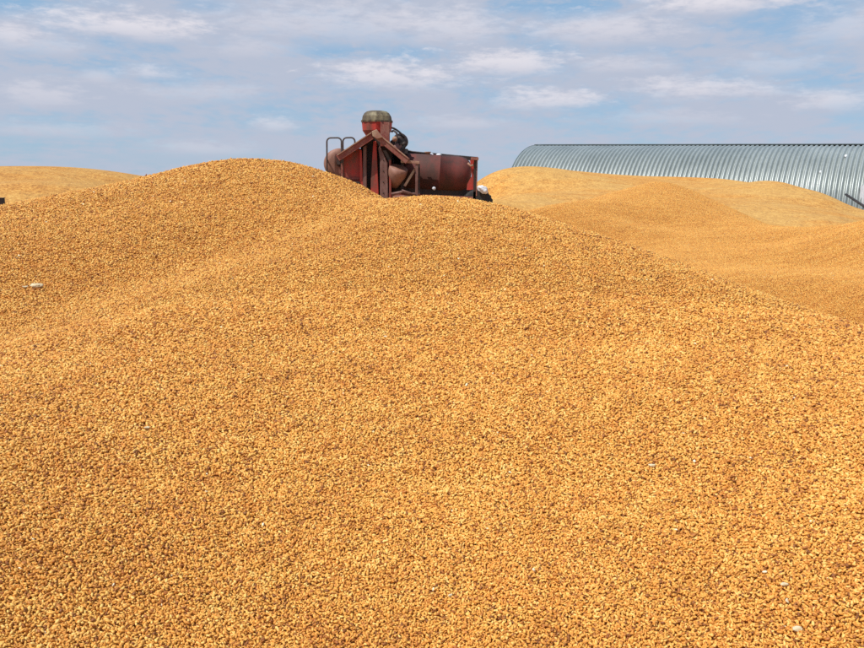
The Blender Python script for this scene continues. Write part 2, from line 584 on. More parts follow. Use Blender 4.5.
# middle heap on the right
mid_rows = [(657, 183, 26), (625, 190, 25.2), (590, 200, 24), (545, 214, 21.5), (500, 226, 19), (690, 192.5, 26), (720, 204, 25), (750, 217, 23.5), (775, 227, 21.5), (805, 228.5, 19), (835, 225, 17.6), (864, 221.5, 17), (920, 216, 16.5),
            (650, 225, 18.5), (570, 232, 17), (710, 232, 18), (780, 242, 16), (860, 246, 14), (640, 262, 13), (720, 262, 13.3), (800, 270, 12.8), (880, 275, 11.8), (700, 292, 10), (800, 300, 9.8), (880, 310, 9.2), (960, 300, 9.4), (1000, 240, 14)]
mid_pts = ctrl(mid_rows)
for px, d, z in [(480, 17, .2), (480, 23, 0.2), (560, 27, 0.6), (657, 31, 0.9), (657, 35, -0.4), (760, 29, 0.3), (760, 33, -0.4), (880, 22, 1.0), (880, 27, -0.3), (1000, 22, .6), (1000, 27, -.4), (540, 31, -0.4), (430, 20, -0.4), (460, 13, -0.5), (640, 8, 0.1), (760, 7, 0.0), (900, 7, 0.2), (1100, 12, 0.8), (1150, 17, -.2), (1100, 8, .2), (1300, 10, -.4)]:
    r = ray(px, 190)
    h = math.hypot(r.x, r.y)
    mid_pts.append((r.x / h * d, r.y / h * d, z))
F_mid = TPS(mid_pts, 0.05)
F_mid.bake((-2, 26), (2, 38), 0.15)


def h_mid(x, y):
    return F_mid(x, y) + lumps(x, y, 0.025, 0.9, 5)


# far heap in front of the shed
far_rows = [(478, 183, 47), (490, 174.5, 50), (505, 169, 52), (530, 166.5, 54), (570, 168, 56), (620, 172, 56), (660, 174.5, 56), (705, 177, 55), (741, 181, 53), (760, 181.5, 50), (781, 183, 49), (797, 188, 48.5), (829, 196.5, 47), (850, 207, 46), (864, 211, 46), (900, 216, 44),
            (500, 200, 37), (540, 190, 42), (560, 205, 36), (620, 188, 43), (660, 200, 38), (720, 196, 42), (760, 205, 38), (790, 202, 41), (700, 215, 34), (800, 218, 36), (520, 212, 32), (600, 216, 32), (840, 222, 36), (470, 205, 33)]
far_pts = ctrl(far_rows)
for px, py, d in far_rows[:16]:
    q = at_dist(px, py, d)
    u = Vector((q.x, q.y, 0)).normalized()
    far_pts += [(q.x + u.x * 1.6, q.y + u.y * 1.6, q.z - 0.03), (q.x + u.x * 3.6, q.y + u.y * 3.6, q.z - 0.35), (q.x - u.x * 2.0, q.y - u.y * 2.0, q.z - 0.22)]
for px, d, z in [(470, 63, -0.5), (530, 66, 0.2), (620, 66, 0.2), (720, 63, 0.2), (800, 58, 0.2), (440, 45, -0.4), (450, 35, -0.4), (520, 27, -0.4), (620, 27, -0.4), (720, 28, -0.4), (820, 30, -0.3), (950, 38, -0.2), (1000, 44, -0.4)]:
    r = ray(px, 190)
    h = math.hypot(r.x, r.y)
    far_pts.append((r.x / h * d, r.y / h * d, z))
F_far = TPS(far_pts, 0.2)


def h_far(x, y):
    return F_far(x, y) + lumps(x, y, 0.10, 0.35, 8)


# far heap beyond on the left
left_rows = [(-160, 170, 46), (-80, 168.5, 47), (0, 168, 48), (40, 168, 48), (80, 170, 48), (110, 172.5, 47), (140, 176.5, 46), (170, 182, 45), (-80, 190, 37), (0, 190, 37), (60, 190, 37), (120, 192, 36), (-80, 204, 30), (0, 206, 29), (80, 206, 29), (140, 206, 31)]
left_pts = ctrl(left_rows)
for px, d, z in [(-160, 54, 1.2), (0, 57, 1.2), (80, 56, 1.0), (140, 53, 0.6), (0, 64, -0.5), (110, 61, -0.5), (-160, 62, -0.5), (200, 52, -0.4), (220, 42, -0.4), (180, 32, -0.4), (80, 22, -0.4), (0, 22, -0.4), (-100, 24, -0.4), (-400, 40, 0.5), (-400, 50, -.4), (-300, 30, -.3), (-500, 36, -.5)]:
    r = ray(px, 190)
    h = math.hypot(r.x, r.y)
    left_pts.append((r.x / h * d, r.y / h * d, z))
F_left = TPS(left_pts, 0.2)


def h_left(x, y):
    return F_left(x, y) + lumps(x, y, 0.08, 0.3, 21)


KV = np.array([(1, 0, 0), (-1, 0, 0), (0, 0, 1), (0, 0, -1)] + [(x, math.cos(t) * .88, math.sin(t) * .88) for x, t0 in ((0.48, 0.0), (-0.48, 0.8)) for t in (t0, t0 + 1.57, t0 + 3.14, t0 + 4.71)])


def kernel_lods():
    # near: 2 rings of 5 + tips = 12 verts, 20 tris ; far: octahedron 6 verts, 8 tris
    v = [(-1, 0, 0), (1, 0, 0)]
    for x, rr, off in ((-0.50, 0.80, 0.0), (0.45, 0.95, 0.6)):
        for k in range(5):
            t = off + k * 2 * math.pi / 5
            v.append((x, rr * math.cos(t), rr * math.sin(t)))
    f = []
    for k in range(5):
        k2 = (k + 1) % 5
        f += [(0, 2 + k2, 2 + k), (1, 7 + k, 7 + k2), (2 + k, 2 + k2, 7 + k), (2 + k2, 7 + k2, 7 + k)]
    a = (np.array(v), np.array(f))
    v2 = [(-1, 0, 0), (1, 0, 0), (0.1, 1, 0), (0.1, 0, 1), (0.1, -1, 0), (0.1, 0, -1)]
    f2 = []
    for k in range(4):
        k2 = (k + 1) % 4
        f2 += [(0, 2 + k2, 2 + k), (1, 2 + k, 2 + k2)]
    return a, (np.array(v2, float), np.array(f2))


LOD = kernel_lods()
RINV = np.array(Rcam.inverted())
E = np.array(EYE)


def project(p):
    q = (p - E) @ RINV.T
    zc = np.maximum(-q[:, 2], 1e-3)
    return 432 + FPX * q[:, 0] / zc, 324 - FPX * q[:, 1] / zc, -q[:, 2]


def scatter(hf, others, xr, yr, size_of, dmin, dmax, seed, cover=1.7):
    """individual kernels on the part of a heap one can make them out on"""
    r = np.random.default_rng(seed)
    parts = []
    edges = [0.8, 2.2, 3.2, 4.5, 6.5, 9, 12, 16, 22, 30]
    for a, b in zip(edges[:-1], edges[1:]):
        a, b = max(a, dmin), min(b, dmax)
        if a >= b:
            continue
        sz = size_of((a + b) / 2)
        area = 2.5 * sz * sz * 0.6          # mean shadow of a kernel of half length sz
        step = math.sqrt(area / cover)
        amax = math.radians(36)
        # polar strip with jittered grid in x,y
        xs = np.arange(-b * math.sin(amax), b * math.sin(amax), step)
        ys = np.arange(a * math.cos(amax) * 0.8, b, step)
        gx, gy = np.meshgrid(xs, ys)
        gx = (gx + r.uniform(-.6, .6, gx.shape) * step).ravel()
        gy = (gy + r.uniform(-.6, .6, gy.shape) * step).ravel()
        d = np.hypot(gx, gy)
        ok = (d >= a) & (d < b) & (np.abs(np.arctan2(gx, gy)) < amax) & (gx > xr[0]) & (gx < xr[1]) & (gy > yr[0]) & (gy < yr[1])
        gx, gy = gx[ok], gy[ok]
        if len(gx):
            parts.append(np.stack([gx, gy], 1))
    xy = np.concatenate(parts)
    x, y = xy[:, 0], xy[:, 1]
    z = hf(x, y)
    p = np.stack([x, y, z], 1)
    px, py, _ = project(p)
    ok = (px > -60) & (px < 924) & (py < 690) & (z > 0.0)
    p = p[ok]
    # drop what lies well out of sight behind a crest, from an eye a bit higher than the camera's
    e2 = E + np.array([0, 0, 0.22])
    vis = np.ones(len(p), bool)
    for t in np.linspace(0.35, 0.97, 14):
        q = e2 + (p - e2) * t
        for h in [hf] + others:
            vis &= q[:, 2] > h(q[:, 0], q[:, 1]) - 0.05
    p = p[vis]
    e = 0.03
    gxn = (hf(p[:, 0] + e, p[:, 1]) - hf(p[:, 0] - e, p[:, 1])) / (2 * e)
    gyn = (hf(p[:, 0], p[:, 1] + e) - hf(p[:, 0], p[:, 1] - e)) / (2 * e)
    nrm = np.stack([-gxn, -gyn, np.ones(len(p))], 1)
    nrm /= np.linalg.norm(nrm, axis=1)[:, None]
    return p, nrm


def coherent(p, sc, seed):
    r = np.random.default_rng(seed)
    z = np.zeros(len(p))
    for k in range(14):
        f = sc * 2 ** r.uniform(-1, 1.5)
        a = r.uniform(0, 6.28)
        z += np.sin(f * (p[:, 0] * math.cos(a) + p[:, 1] * math.sin(a)) + r.uniform(0, 6.28))
    return z / 3.5


def kernels_mesh(p, nrm, size_of, seed, relief=1.0, shift=0.0):
    r = np.random.default_rng(seed)
    n = len(p)
    d = np.hypot(p[:, 0], p[:, 1])
    L = size_of(d) * r.uniform(0.8, 1.45, n)
    W = L * r.uniform(0.38, 0.60, n)
    T = W * r.uniform(0.62, 0.95, n)
    # random axis mostly in the surface, tilted by up to ~40 degrees
    rnd = r.normal(size=(n, 3))
    ax = rnd - nrm * np.sum(rnd * nrm, 1)[:, None]
    ax /= np.linalg.norm(ax, axis=1)[:, None]
    tilt = r.normal(0, 0.5, n)
    ax = ax * np.cos(tilt)[:, None] + nrm * np.sin(tilt)[:, None]
    up = nrm + r.normal(0, 0.45, (n, 3))
    sd = np.cross(up, ax)
    sd /= np.linalg.norm(sd, axis=1)[:, None]
    up = np.cross(ax, sd)
    lift = (r.uniform(-1.5, 1.05, n) + 0.4 * coherent(p, 36, seed + 2)) * T * relief
    c = p + nrm * lift[:, None]
    tint = np.clip(0.52 + shift + r.normal(0, 0.225, n) + 0.02 * coherent(p, 3.0, seed + 3) + 0.05 * coherent(p, 14, seed + 4), 0.02, 0.90)
    k = r.uniform(size=n)
    tint[k < 0.04] = r.uniform(0, 0.12, (k < 0.04).sum())
    tint[k > 0.9995] = 1.0
    V, Fa, Ti = [], [], []
    base = 0
    near = d < 5.2
    for sel, (kv, kf) in ((near, LOD[0]), (~near, LOD[1])):
        m = sel.sum()
        if not m:
            continue
        # world verts: n x k x 3
        v = (c[sel][:, None, :] + kv[None, :, 0, None] * (ax[sel] * L[sel][:, None])[:, None, :]
             + kv[None, :, 1, None] * (sd[sel] * W[sel][:, None])[:, None, :]
             + kv[None, :, 2, None] * (up[sel] * T[sel][:, None])[:, None, :])
        nk = len(kv)
        V.append(v.reshape(-1, 3))
        Fa.append((kf[None] + (base + np.arange(m) * nk)[:, None, None]).reshape(-1, 3))
        Ti.append(np.repeat(tint[sel], nk))
        base += m * nk
    return np.concatenate(V), np.concatenate(Fa), np.concatenate(Ti)


def heap(name, hf, xr, yr, step, mat, label, kern=None, zmin=-0.25, keep=None):
    nx, ny = int((xr[1] - xr[0]) / step) + 1, int((yr[1] - yr[0]) / step) + 1
    gx, gy = np.meshgrid(np.linspace(*xr, nx), np.linspace(*yr, ny), indexing='ij')
    z = hf(gx, gy)
    low = z < zmin
    if keep is not None:
        low |= ~keep(gx, gy)
    V = np.stack([gx.ravel(), gy.ravel(), (np.maximum(z, zmin) - (0.012 if kern is not None else 0)).ravel()], 1)
    idx = np.arange(nx * ny).reshape(nx, ny)
    q = np.stack([idx[:-1, :-1], idx[1:, :-1], idx[1:, 1:], idx[:-1, 1:]], -1).reshape(-1, 4)
    dead = low.ravel()[q].all(1)
    q = q[~dead]
    used = np.unique(q)
    remap = np.full(nx * ny, -1)
    remap[used] = np.arange(len(used))
    V, q = V[used], remap[q]
    nq = len(q)
    tint = np.full(len(V), 0.5)
    loops = [q.ravel()]
    starts = [np.arange(nq) * 4]
    matidx = [np.zeros(nq, int)]
    if kern is not None:
        kv, kf, kt = kern
        loops.append((kf + len(V)).ravel())
        starts.append(nq * 4 + np.arange(len(kf)) * 3)
        matidx.append(np.ones(len(kf), int))
        V = np.concatenate([V, kv])
        tint = np.concatenate([tint, kt])
    loops, starts, matidx = np.concatenate(loops), np.concatenate(starts), np.concatenate(matidx)
    me = bpy.data.meshes.new(name)
    me.vertices.add(len(V))
    me.vertices.foreach_set('co', V.astype(np.float32).ravel())
    me.loops.add(len(loops))
    me.loops.foreach_set('vertex_index', loops.astype(np.int32))
    me.polygons.add(len(starts))
    me.polygons.foreach_set('loop_start', starts.astype(np.int32))
    me.polygons.foreach_set('material_index', matidx.astype(np.int32))
    me.polygons.foreach_set('use_smooth', np.ones(len(starts), bool))
    me.update(calc_edges=True)
    at = me.attributes.new('tint', 'FLOAT', 'POINT')
    at.data.foreach_set('value', tint.astype(np.float32))
    o = link(name, me, [mat, M_KERNEL] if kern is not None else mat)
    tag(o, label, 'grain heap', 'heaps of grain', 'stuff')
    return o


def size_near(d):
    return 0.0072 * (1 + 0.155 * np.clip(np.asarray(d) - 2.5, 0, 8))


def size_mid(d):
    return 0.0068 * (1 + 0.055 * np.clip(np.asarray(d) - 7, 0, 24))


p, nr_ = scatter(h_near, [], (-9, 8), (0, 13), size_near, 1.7, 13, 1)
print('KERNELS near', len(p))
K1 = kernels_mesh(p, nr_, size_near, 5)
heap('grain_heap', h_near, (-15, 11), (-7, 20), 0.09, M_HEAP, 'nearest coarse golden grain heap filling the foreground', K1)
p, nr_ = scatter(h_mid, [h_near], (-1, 16), (6, 30), size_mid, 6.5, 30, 2, cover=1.25)
print('KERNELS mid', len(p))
K2 = kernels_mesh(p, nr_, size_mid, 6, 0.4, 0.0)
heap('grain_heap', h_mid, (0, 24), (4, 36), 0.16, M_HEAP_MID, 'finer orange grain heap with a small peak, before the pale heap', K2)
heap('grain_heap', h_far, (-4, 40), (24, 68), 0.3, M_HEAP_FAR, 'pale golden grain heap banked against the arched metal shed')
heap('grain_heap', h_left, (-48, 0), (20, 66), 0.3, M_HEAP_DULL, 'smooth dull gold grain heap far off beyond the left slope')


def hit_near(px, py):
    r = ray(px, py)
    t = 1.0
    while t < 20:
        q = EYE + r * t
        if q.z < float(h_near(np.array([q.x]), np.array([q.y]))[0]):
            return q
        t += 0.01
    return None


# ------------------------------------------------------------------ pale husks lying on the near heap
def husk(px, py, size, label, rot, flat=0.35):
    q = hit_near(px, py)
    if q is None:
        return
    bm = bmesh.new()
    bmesh.ops.create_icosphere(bm, subdivisions=3, radius=1)
    for v in bm.verts:
        n = noise.noise(v.co * 1.7 + Vector((px, 0, 0))) * 0.45
        v.co = Vector((v.co.x * (1 + n) * size, v.co.y * (0.55 + n * 0.5) * size, v.co.z * flat * (1 + n) * size + 0.25 * size * (v.co.x ** 2)))
    bmesh.ops.rotate(bm, verts=bm.verts, cent=(0, 0, 0), matrix=Matrix.Rotation(rot, 3, 'Z') @ Matrix.Rotation(0.35, 3, 'X'))
    me = bpy.data.meshes.new('husk')
    bm.to_mesh(me)
    bm.free()
    for f in me.polygons:
        f.use_smooth = True
    o = link('husk', me, M_HUSK, loc=q + Vector((0, 0, size * 0.25 + 0.007)))
    tag(o, label, 'husk', 'pale husks on the near heap')


husk(37, 288, 0.040, 'largest pale husk, lying alone on the left slope', 0.2)
husk(25, 288.5, 0.018, 'small pale scrap just beside the largest husk on the left slope', 0.6)
husk(797, 632.5, 0.0155, 'flat cream husk at the bottom right corner, lowest of the pale scraps', 0.1, 0.3)
husk(784, 587.5, 0.012, 'cream husk in the lower right, topmost of three close together', 0.3)
husk(787, 604, 0.010, 'small whitish husk between two cream ones in the lower right', 1.2)
husk(450, 598, 0.009, 'tiny white husk near the bottom centre of the heap', 0.9)
husk(652, 468, 0.014, 'pale husk alone on the middle right of the near slope', 0.0)
husk(147, 430, 0.012, 'thin pale husk alone on the near slope left of centre', 0.8)

# ------------------------------------------------------------------ the red machine
YM = 22.0
KM = YM / FPX


def W(px, py, dy=0.0):
    """point of the machine's front plane, moved back by dy"""
    q = at_y(px, py, YM)
    return Vector((q.x, YM + dy, q.z))


def xz(px, py):
    q = W(px, py)
    return (q.x, q.z)


base = W(410, 200)
mach = bpy.data.objects.new('grain_machine', None)
COL.objects.link(mach)
mach.location = (base.x, YM + 0.9, 0)
tag(mach, 'old red machine with brown tank, olive cap and hand rails behind the heap', 'grain machine')

# hand rails: two hoops of pipe and their mirror at the back of the platform


def hoop(p0, p1, top, dy, foot, foot2=None):
    a, b = W(p0, top, dy), W(p1, top, dy)
    f = W(p0, foot, dy).z
    r_ = 0.10
    pts = [(a.x, a.y, f), (a.x, a.y, a.z - r_)]
    for k in range(1, 5):
        t = k / 4 * math.pi / 2
        pts.append((a.x + r_ - r_ * math.cos(t), a.y, a.z - r_ + r_ * math.sin(t)))
    for k in range(0, 5):
        t = k / 4 * math.pi / 2
        pts.append((b.x - r_ + r_ * math.sin(t), b.y, b.z - r_ + r_ * math.cos(t)))
    pts.append((b.x, b.y, f if foot2 is None else W(p1, foot2, dy).z))
    return MB().tube(pts, 0.022)


h1 = hoop(326.3, 341, 137.6, 0.1, 205).build('hand_rail', M_RAIL, mach)
h2 = hoop(342.5, 354.5, 137.4, 0.1, 205, 152).build('hand_rail', M_RAIL, mach)
m_ = MB()
for a, b in ((W(326.3, 160, 0.1), W(326.3, 160, 1.5)), (W(326.3, 176, 0.1), W(326.3, 176, 1.5))):
    m_.bar(a, b, 0.03, 0.03)
m_.build('cross_bar', M_RAIL, mach)
m_ = MB()
a, b = W(322, 181), W(360, 181)
m_.box((a.x, YM - 0.05, a.z - 0.06), (b.x, YM + 1.7, a.z))
m_.build('platform', M_DARK, mach)

# rounded fan housing behind the rails
c_ = W(336.5, 163, 0.55)
fan = MB().rings([(-0.28, 0.26), (-0.27, 0.33), (-0.2, 0.39), (0.2, 0.39), (0.27, 0.33), (0.28, 0.26)], c_, (-0.2, 1, 0), 32).build('fan_housing', M_PINK, mach)
MB().rings([(-0.35, 0.07), (-0.27, 0.09)], c_, (-0.2, 1, 0), 16).build('fan_hub', M_DARK, fan)

# red box on the left
lb = MB()
(x0, z1), (x1, _), (_, z0) = xz(341, 153), xz(359, 153), xz(341, 210)
lb.plate([xz(340.5, 160), xz(345, 154), xz(359.5, 148), xz(359.5, 215), xz(340.5, 215)], YM + 0.12, YM + 1.5)
lbo = lb.build('side_box', M_RED, mach, bevel=0.015)
m_ = MB()
m_.bar(W(342, 178.5, 0.09), W(359, 178.5, 0.09), 0.03, 0.05)
m_.bar(W(341.6, 163, 0.09), W(341.6, 200, 0.09), 0.03, 0.05)
m_.build('edge_strip', M_DUSTY, mach)

# tower: recessed dark body with posts and panels in front
tw = MB()
tw.plate([xz(359.6, 144), xz(374, 136.5), xz(391, 150), xz(391, 222), xz(359.6, 222)], YM + 0.32, YM + 1.6)
two = tw.build('tower', M_DARK, mach)
m_ = MB()
m_.plate([xz(359.6, 150), xz(361.5, 150), xz(364.5, 222), xz(359.6, 222)], YM + 0.02, YM + 0.318)
m_.build('side_panel', M_RED, mach)
m_ = MB()
m_.plate([xz(363, 147), xz(366.2, 145), xz(367.0, 222), xz(363.2, 222)], YM + 0.0, YM + 0.316)
m_.build('post', M_GREY, mach, bevel=0.01)
m_ = MB()
m_.plate([xz(373.2, 141), xz(376.2, 141), xz(379.8, 222), xz(370.6, 222), xz(370.8, 178)], YM + 0.03, YM + 0.317)
m_.build('front_panel', M_RED, mach, bevel=0.01)
m_ = MB()
m_.plate([xz(378.2, 148), xz(380, 146), xz(387.6, 163), xz(388.4, 222), xz(380.3, 222), xz(380.0, 160)], YM - 0.04, YM + 0.316)
m_.build('door_panel', M_GREY, mach, bevel=0.012)
m_ = MB()
m_.plate([xz(389.0, 160), xz(391.0, 160), xz(391.2, 222), xz(389.2, 222)], YM - 0.02, YM + 0.318)
m_.build('post', M_RED, mach)

# gable lids: a sloping sheet each side with a deep front lip


def lid(a, b, th, y0, y1, mat, name):
    p, q = Vector((*xz(*a), 0)), Vector((*xz(*b), 0))
    d = (q - p).normalized()
    n = Vector((-d.y, d.x, 0)) if d.x > 0 else Vector((d.y, -d.x, 0))
    n = n if n.y > 0 else -n
    up = n * th / 2
    mm = MB()
    mm.plate([(v.x, v.y) for v in (p - up, q - up, q + up, p + up)], y0, y0 + 0.07)
    u2 = n * 0.02
    t_ = n * (th / 2 - 0.02)
    mm.plate([(v.x, v.y) for v in (p + t_ - u2, q + t_ - u2, q + t_ + u2 * .6, p + t_ + u2 * .6)], y0 + 0.071, y1)
    return mm.build(name, mat, mach, bevel=0.008)


lid((372.5, 136.5), (338.5, 158.5), 0.165, YM - 0.22, YM + 1.2, M_DUSTY, 'gable_lid')
lid((375.5, 134.5), (408, 161.5), 0.165, YM - 0.23, YM + 1.2, M_DUSTY, 'gable_lid')
m_ = MB()
m_.plate([xz(372.5, 132), xz(377.5, 130), xz(383.5, 138), xz(378, 139.5), xz(373.5, 137)], YM - 0.30, YM - 0.235)
m_.build('apex_piece', M_CREAM, mach, bevel=0.012)
# dusty strip on the top edge of each lid
m_ = MB()
m_.bar(W(372, 133.2, -0.20), W(338.4, 155.4, -0.20), 0.12, 0.025)
m_.build('lid_edge', M_CREAM, mach)
m_ = MB()
m_.bar(W(378.5, 134.2, -0.20), W(408.5, 158.6, -0.20), 0.12, 0.025)
m_.build('lid_edge', M_CREAM, mach)
# dark ends of lids
m_ = MB()
m_.box(*(lambda q: ((q.x - 0.04, YM - 0.18, q.z - 0.10), (q.x + 0.05, YM - 0.05, q.z + 0.02)))(W(339.2, 160.5)))
m_.build('hinge', M_DARK, mach)

# stack with the olive cap
cx = W(375, 125, 0.75)
zb = W(375, 142).z
zt = W(375, 120.5).z
st = MB().rings([(zb - cx.z - 0.3, 0.27), (zb - cx.z, 0.29), (W(0, 0).z * 0 + (W(375, 134).z - cx.z), 0.30), (W(375, 129).z - cx.z, 0.385), (zt - cx.z, 0.405)], cx, (0, 0, 1), 12, False)
st.build('stack', M_RED, mach)
MB().box((cx.x + 0.12, cx.y - 0.47, zb - 0.1), (cx.x + 0.36, cx.y - 0.28, zt - 0.02)).build('stack_panel', M_DUSTY, mach, bevel=0.01)
zc = zt
MB().rings([(0.0, 0.36), (0.001, 0.425), (0.05, 0.43), (0.055, 0.405), (0.16, 0.385), (0.24, 0.335), (0.285, 0.27), (0.30, 0.2), (0.305, 0.05)], (cx.x, cx.y, zc), (0, 0, 1), 14, False).build('cap', M_OLIVE, mach)

# air cleaner and hose right of the stack
ac = W(398.5, 140.5, 0.7)
a_ = MB().rings([(-0.16, 0.10), (-0.15, 0.17), (-0.02, 0.20), (0.12, 0.20), (0.2, 0.13), (0.22, 0.06)], ac, (0.55, -0.7, 0.3), 20).build('air_cleaner', M_DARK, mach)
MB().rings([(-0.03, 0.205), (0.0, 0.21), (0.03, 0.205)], ac, (0.55, -0.7, 0.3), 20).build('band', M_CREAM, a_)
MB().box((ac.x - 0.24, ac.y - 0.3, ac.z - 0.34), (ac.x - 0.02, ac.y + 0.1, ac.z + 0.02)).build('engine_block', M_DARK, mach, bevel=0.02)
MB().rings([(0, 0.05), (0.12, 0.07), (0.2, 0.05)], W(393.5, 139, 0.3), (0.2, -1, 0.1), 14).build('filter', M_CREAM, mach)
hp = []
for k in range(11):
    t = k / 10
    hp.append(W(390.5 + 13.5 * t, 126.5 + 10 * t ** 1.6 + 0.0, 0.5))
MB().tube(hp, 0.025).build('hose', M_DARK, mach)
hp = []
for k in range(9):
    t = k / 8
    hp.append(W(402.5 + 3.5 * math.sin(t * 3.1), 135 + 13 * t, 0.62))
MB().tube(hp, 0.022).build('hose', M_RAIL, mach)
MB().bar(W(393, 149, 0.5), W(407, 151, 0.5), 0.5, 0.13).build('engine_deck', M_DARK, mach)

m_ = MB()
m_.plate([xz(391.6, 150), xz(404, 152.5), xz(409, 157), xz(409, 200), xz(391.6, 200)], YM + 1.25, YM + 1.7)
m_.build('engine_cover', M_DARK, mach)
m_ = MB()
m_.tube([W(390.5, 131, 0.4), W(393, 129.5, 0.4), W(396, 132, 0.4), W(396.5, 138, 0.4), W(394, 146, 0.4)], 0.03)
m_.build('pipe', M_RAIL, mach)
MB().rings([(-0.03, 0.11), (0.0, 0.125), (0.03, 0.11)], W(397.5, 148, 0.25), (0.1, -1, 0.05), 20).build('pulley', M_GREY, mach)
MB().rings([(-0.02, 0.07), (0.02, 0.07)], W(403.8, 143.5, 0.3), (0.1, -1, 0.05), 16).build('pulley', M_DARK, mach)
MB().bar(W(398, 152.5, 0.2), W(404.5, 144.8, 0.24), 0.015, 0.05).build('belt', M_RUBBER, mach)
MB().bar(W(399, 144.5, 0.2), W(403.4, 140.5, 0.24), 0.015, 0.03).build('belt', M_RUBBER, mach)
for k_ in range(5):
    MB().bar(W(362.5 + k_ * 6.3, 121.2, 0.32 - 0.05 * (k_ in (1, 2, 3))), W(362.5 + k_ * 6.3, 119.6, 0.32 - 0.05 * (k_ in (1, 2, 3))), 0.02, 0.035).build('clip', M_DARK, mach)
# ladder rungs of bolts along the tower edge, braces across the box and under the lid
for k_ in range(4):
    q = W(383.5, 160 + k_ * 11, -0.045)
    MB().rings([(0, 0.018), (0.012, 0.016)], q, (0, -1, 0), 8).build('bolt', M_DARK, mach)
MB().bar(W(404.5, 186, -0.02), W(415.5, 168, 0.05), 0.05, 0.06).build('frame_brace', M_CREAM, mach)
MB().bar(W(419, 164, 0.05), W(419, 200, 0.05), 0.04, 0.05).build('frame_post', M_DARK, mach)

# horizontal tank
pL, pR = W(401, 170.5, 0.75), W(474, 174.5, 0.75)
ax_ = (pR - pL)
Lt = ax_.length
R_ = 0.475
prof = [(0.0, 0.30), (0.03, R_ * 0.9), (0.09, R_), (Lt * 0.53 - 0.02, R_), (Lt * 0.53 - 0.018, R_ + 0.012), (Lt * 0.53 + 0.018, R_ + 0.012), (Lt * 0.53 + 0.02, R_), (Lt - 0.44, R_), (Lt - 0.30, R_ * 0.965), (Lt - 0.20, R_ * 0.89), (Lt - 0.11, R_ * 0.74), (Lt - 0.06, R_ * 0.5), (Lt - 0.04, 0.03)]
tank = MB().rings(prof, pL, ax_, 48).build('tank', M_TANK, mach)
m_ = MB()
m_.rings([(0, 0.07), (0.05, 0.07), (0.051, 0.09), (0.08, 0.09)], pL + ax_ * 0.36 + Vector((0, 0, R_ - 0.01)), (0, 0, 1), 14)
m_.build('filler_cap', M_CREAM, tank)
# pale chute left of the tank frame
m_ = MB()
m_.rings([(-0.42, 0.10), (-0.1, 0.235), (0.0, 0.25), (0.12, 0.25), (0.13, 0.2)], W(397.5, 172, 0.05), (0.25, -0.35, 0.9), 22)
m_.build('chute', M_PINK, mach)
m_ = MB()
m_.plate([xz(391.2, 186), xz(393, 180), xz(402.5, 166), xz(404, 170), xz(398, 186)], YM + 0.34, YM + 0.5)
m_.build('chute_brace', M_CREAM, mach)

# frame round the tank
m_ = MB()
a = W(417, 162, -0.1)
m_.box((a.x - 0.035, YM - 0.12, W(417, 210).z), (a.x + 0.035, YM - 0.05, a.z))
m_.build('frame_post', M_GREY, mach, bevel=0.008)
MB().bar(W(401, 161.3, -0.085), W(419.5, 162.8, -0.085), 0.12, 0.07).build('frame_bar', M_CREAM, mach, bevel=0.008)
MB().bar(W(402, 157, 0.25), W(402, 210, 0.25), 0.06, 0.08).build('frame_post', M_DARK, mach)
MB().bar(W(401, 150.6, 1.05), W(478.5, 157.6, 1.05), 0.09, 0.10).build('top_beam', M_DARK, mach, bevel=0.008)
MB().tube([W(400, 147.6, 1.0), W(412, 150.3, 1.0), W(436, 152.4, 1.0), W(458, 154.6, 1.0), W(476, 156.2, 1.0)], 0.018).build('pipe', M_RAIL, mach)
for u in (430.5, 439):  # two small whitish caps on the top beam
    q = W(u, 154.6 + (u - 430) * .07, 0.88)
    MB().rings([(0, 0.07), (0.03, 0.085), (0.06, 0.06), (0.065, 0.03)], q, (0.1, -0.3, 1), 12).build('white_cap', M_WHITE, mach)
MB().bar(W(452, 156.6, 0.9), W(478.3, 158.0, 0.9), 0.1, 0.09).build('top_beam', M_DARK, mach)
# end frame
m_ = MB()
b_ = W(477.2, 157, 0.2)
m_.box((b_.x - 0.075, YM + 0.10, W(477, 200).z), (b_.x - 0.01, YM + 0.18, b_.z))
m_.box((b_.x - 0.075, YM + 1.3, W(477, 200).z), (b_.x - 0.01, YM + 1.38, b_.z))
m_.box((b_.x - 0.075, YM + 0.181, b_.z - 0.1), (b_.x - 0.01, YM + 1.299, b_.z - 0.01))
m_.build('end_frame', M_DARK, mach)
MB().box((b_.x - 0.005, YM + 0.09, W(477, 196).z), (b_.x + 0.02, YM + 0.19, b_.z + 0.01)).build('edge_strip', M_DUSTY, mach)
MB().bar(W(471, 158.4, 0.05), W(478.6, 158.8, 0.05), 0.12, 0.07).build('frame_bar', M_DUSTY, mach)
m_ = MB()
m_.plate([xz(470.3, 160), xz(475.4, 160), xz(475.4, 190), xz(466.8, 190), xz(467.6, 184), xz(472, 176)], YM + 0.16, YM + 0.22)
m_.build('end_panel', M_RED, mach)
m_ = MB()
m_.tube([W(468, 163, 0.12), W(470.5, 166, 0.1), W(473.5, 165, 0.1)], 0.03)
m_.build('bracket', M_CREAM, mach)

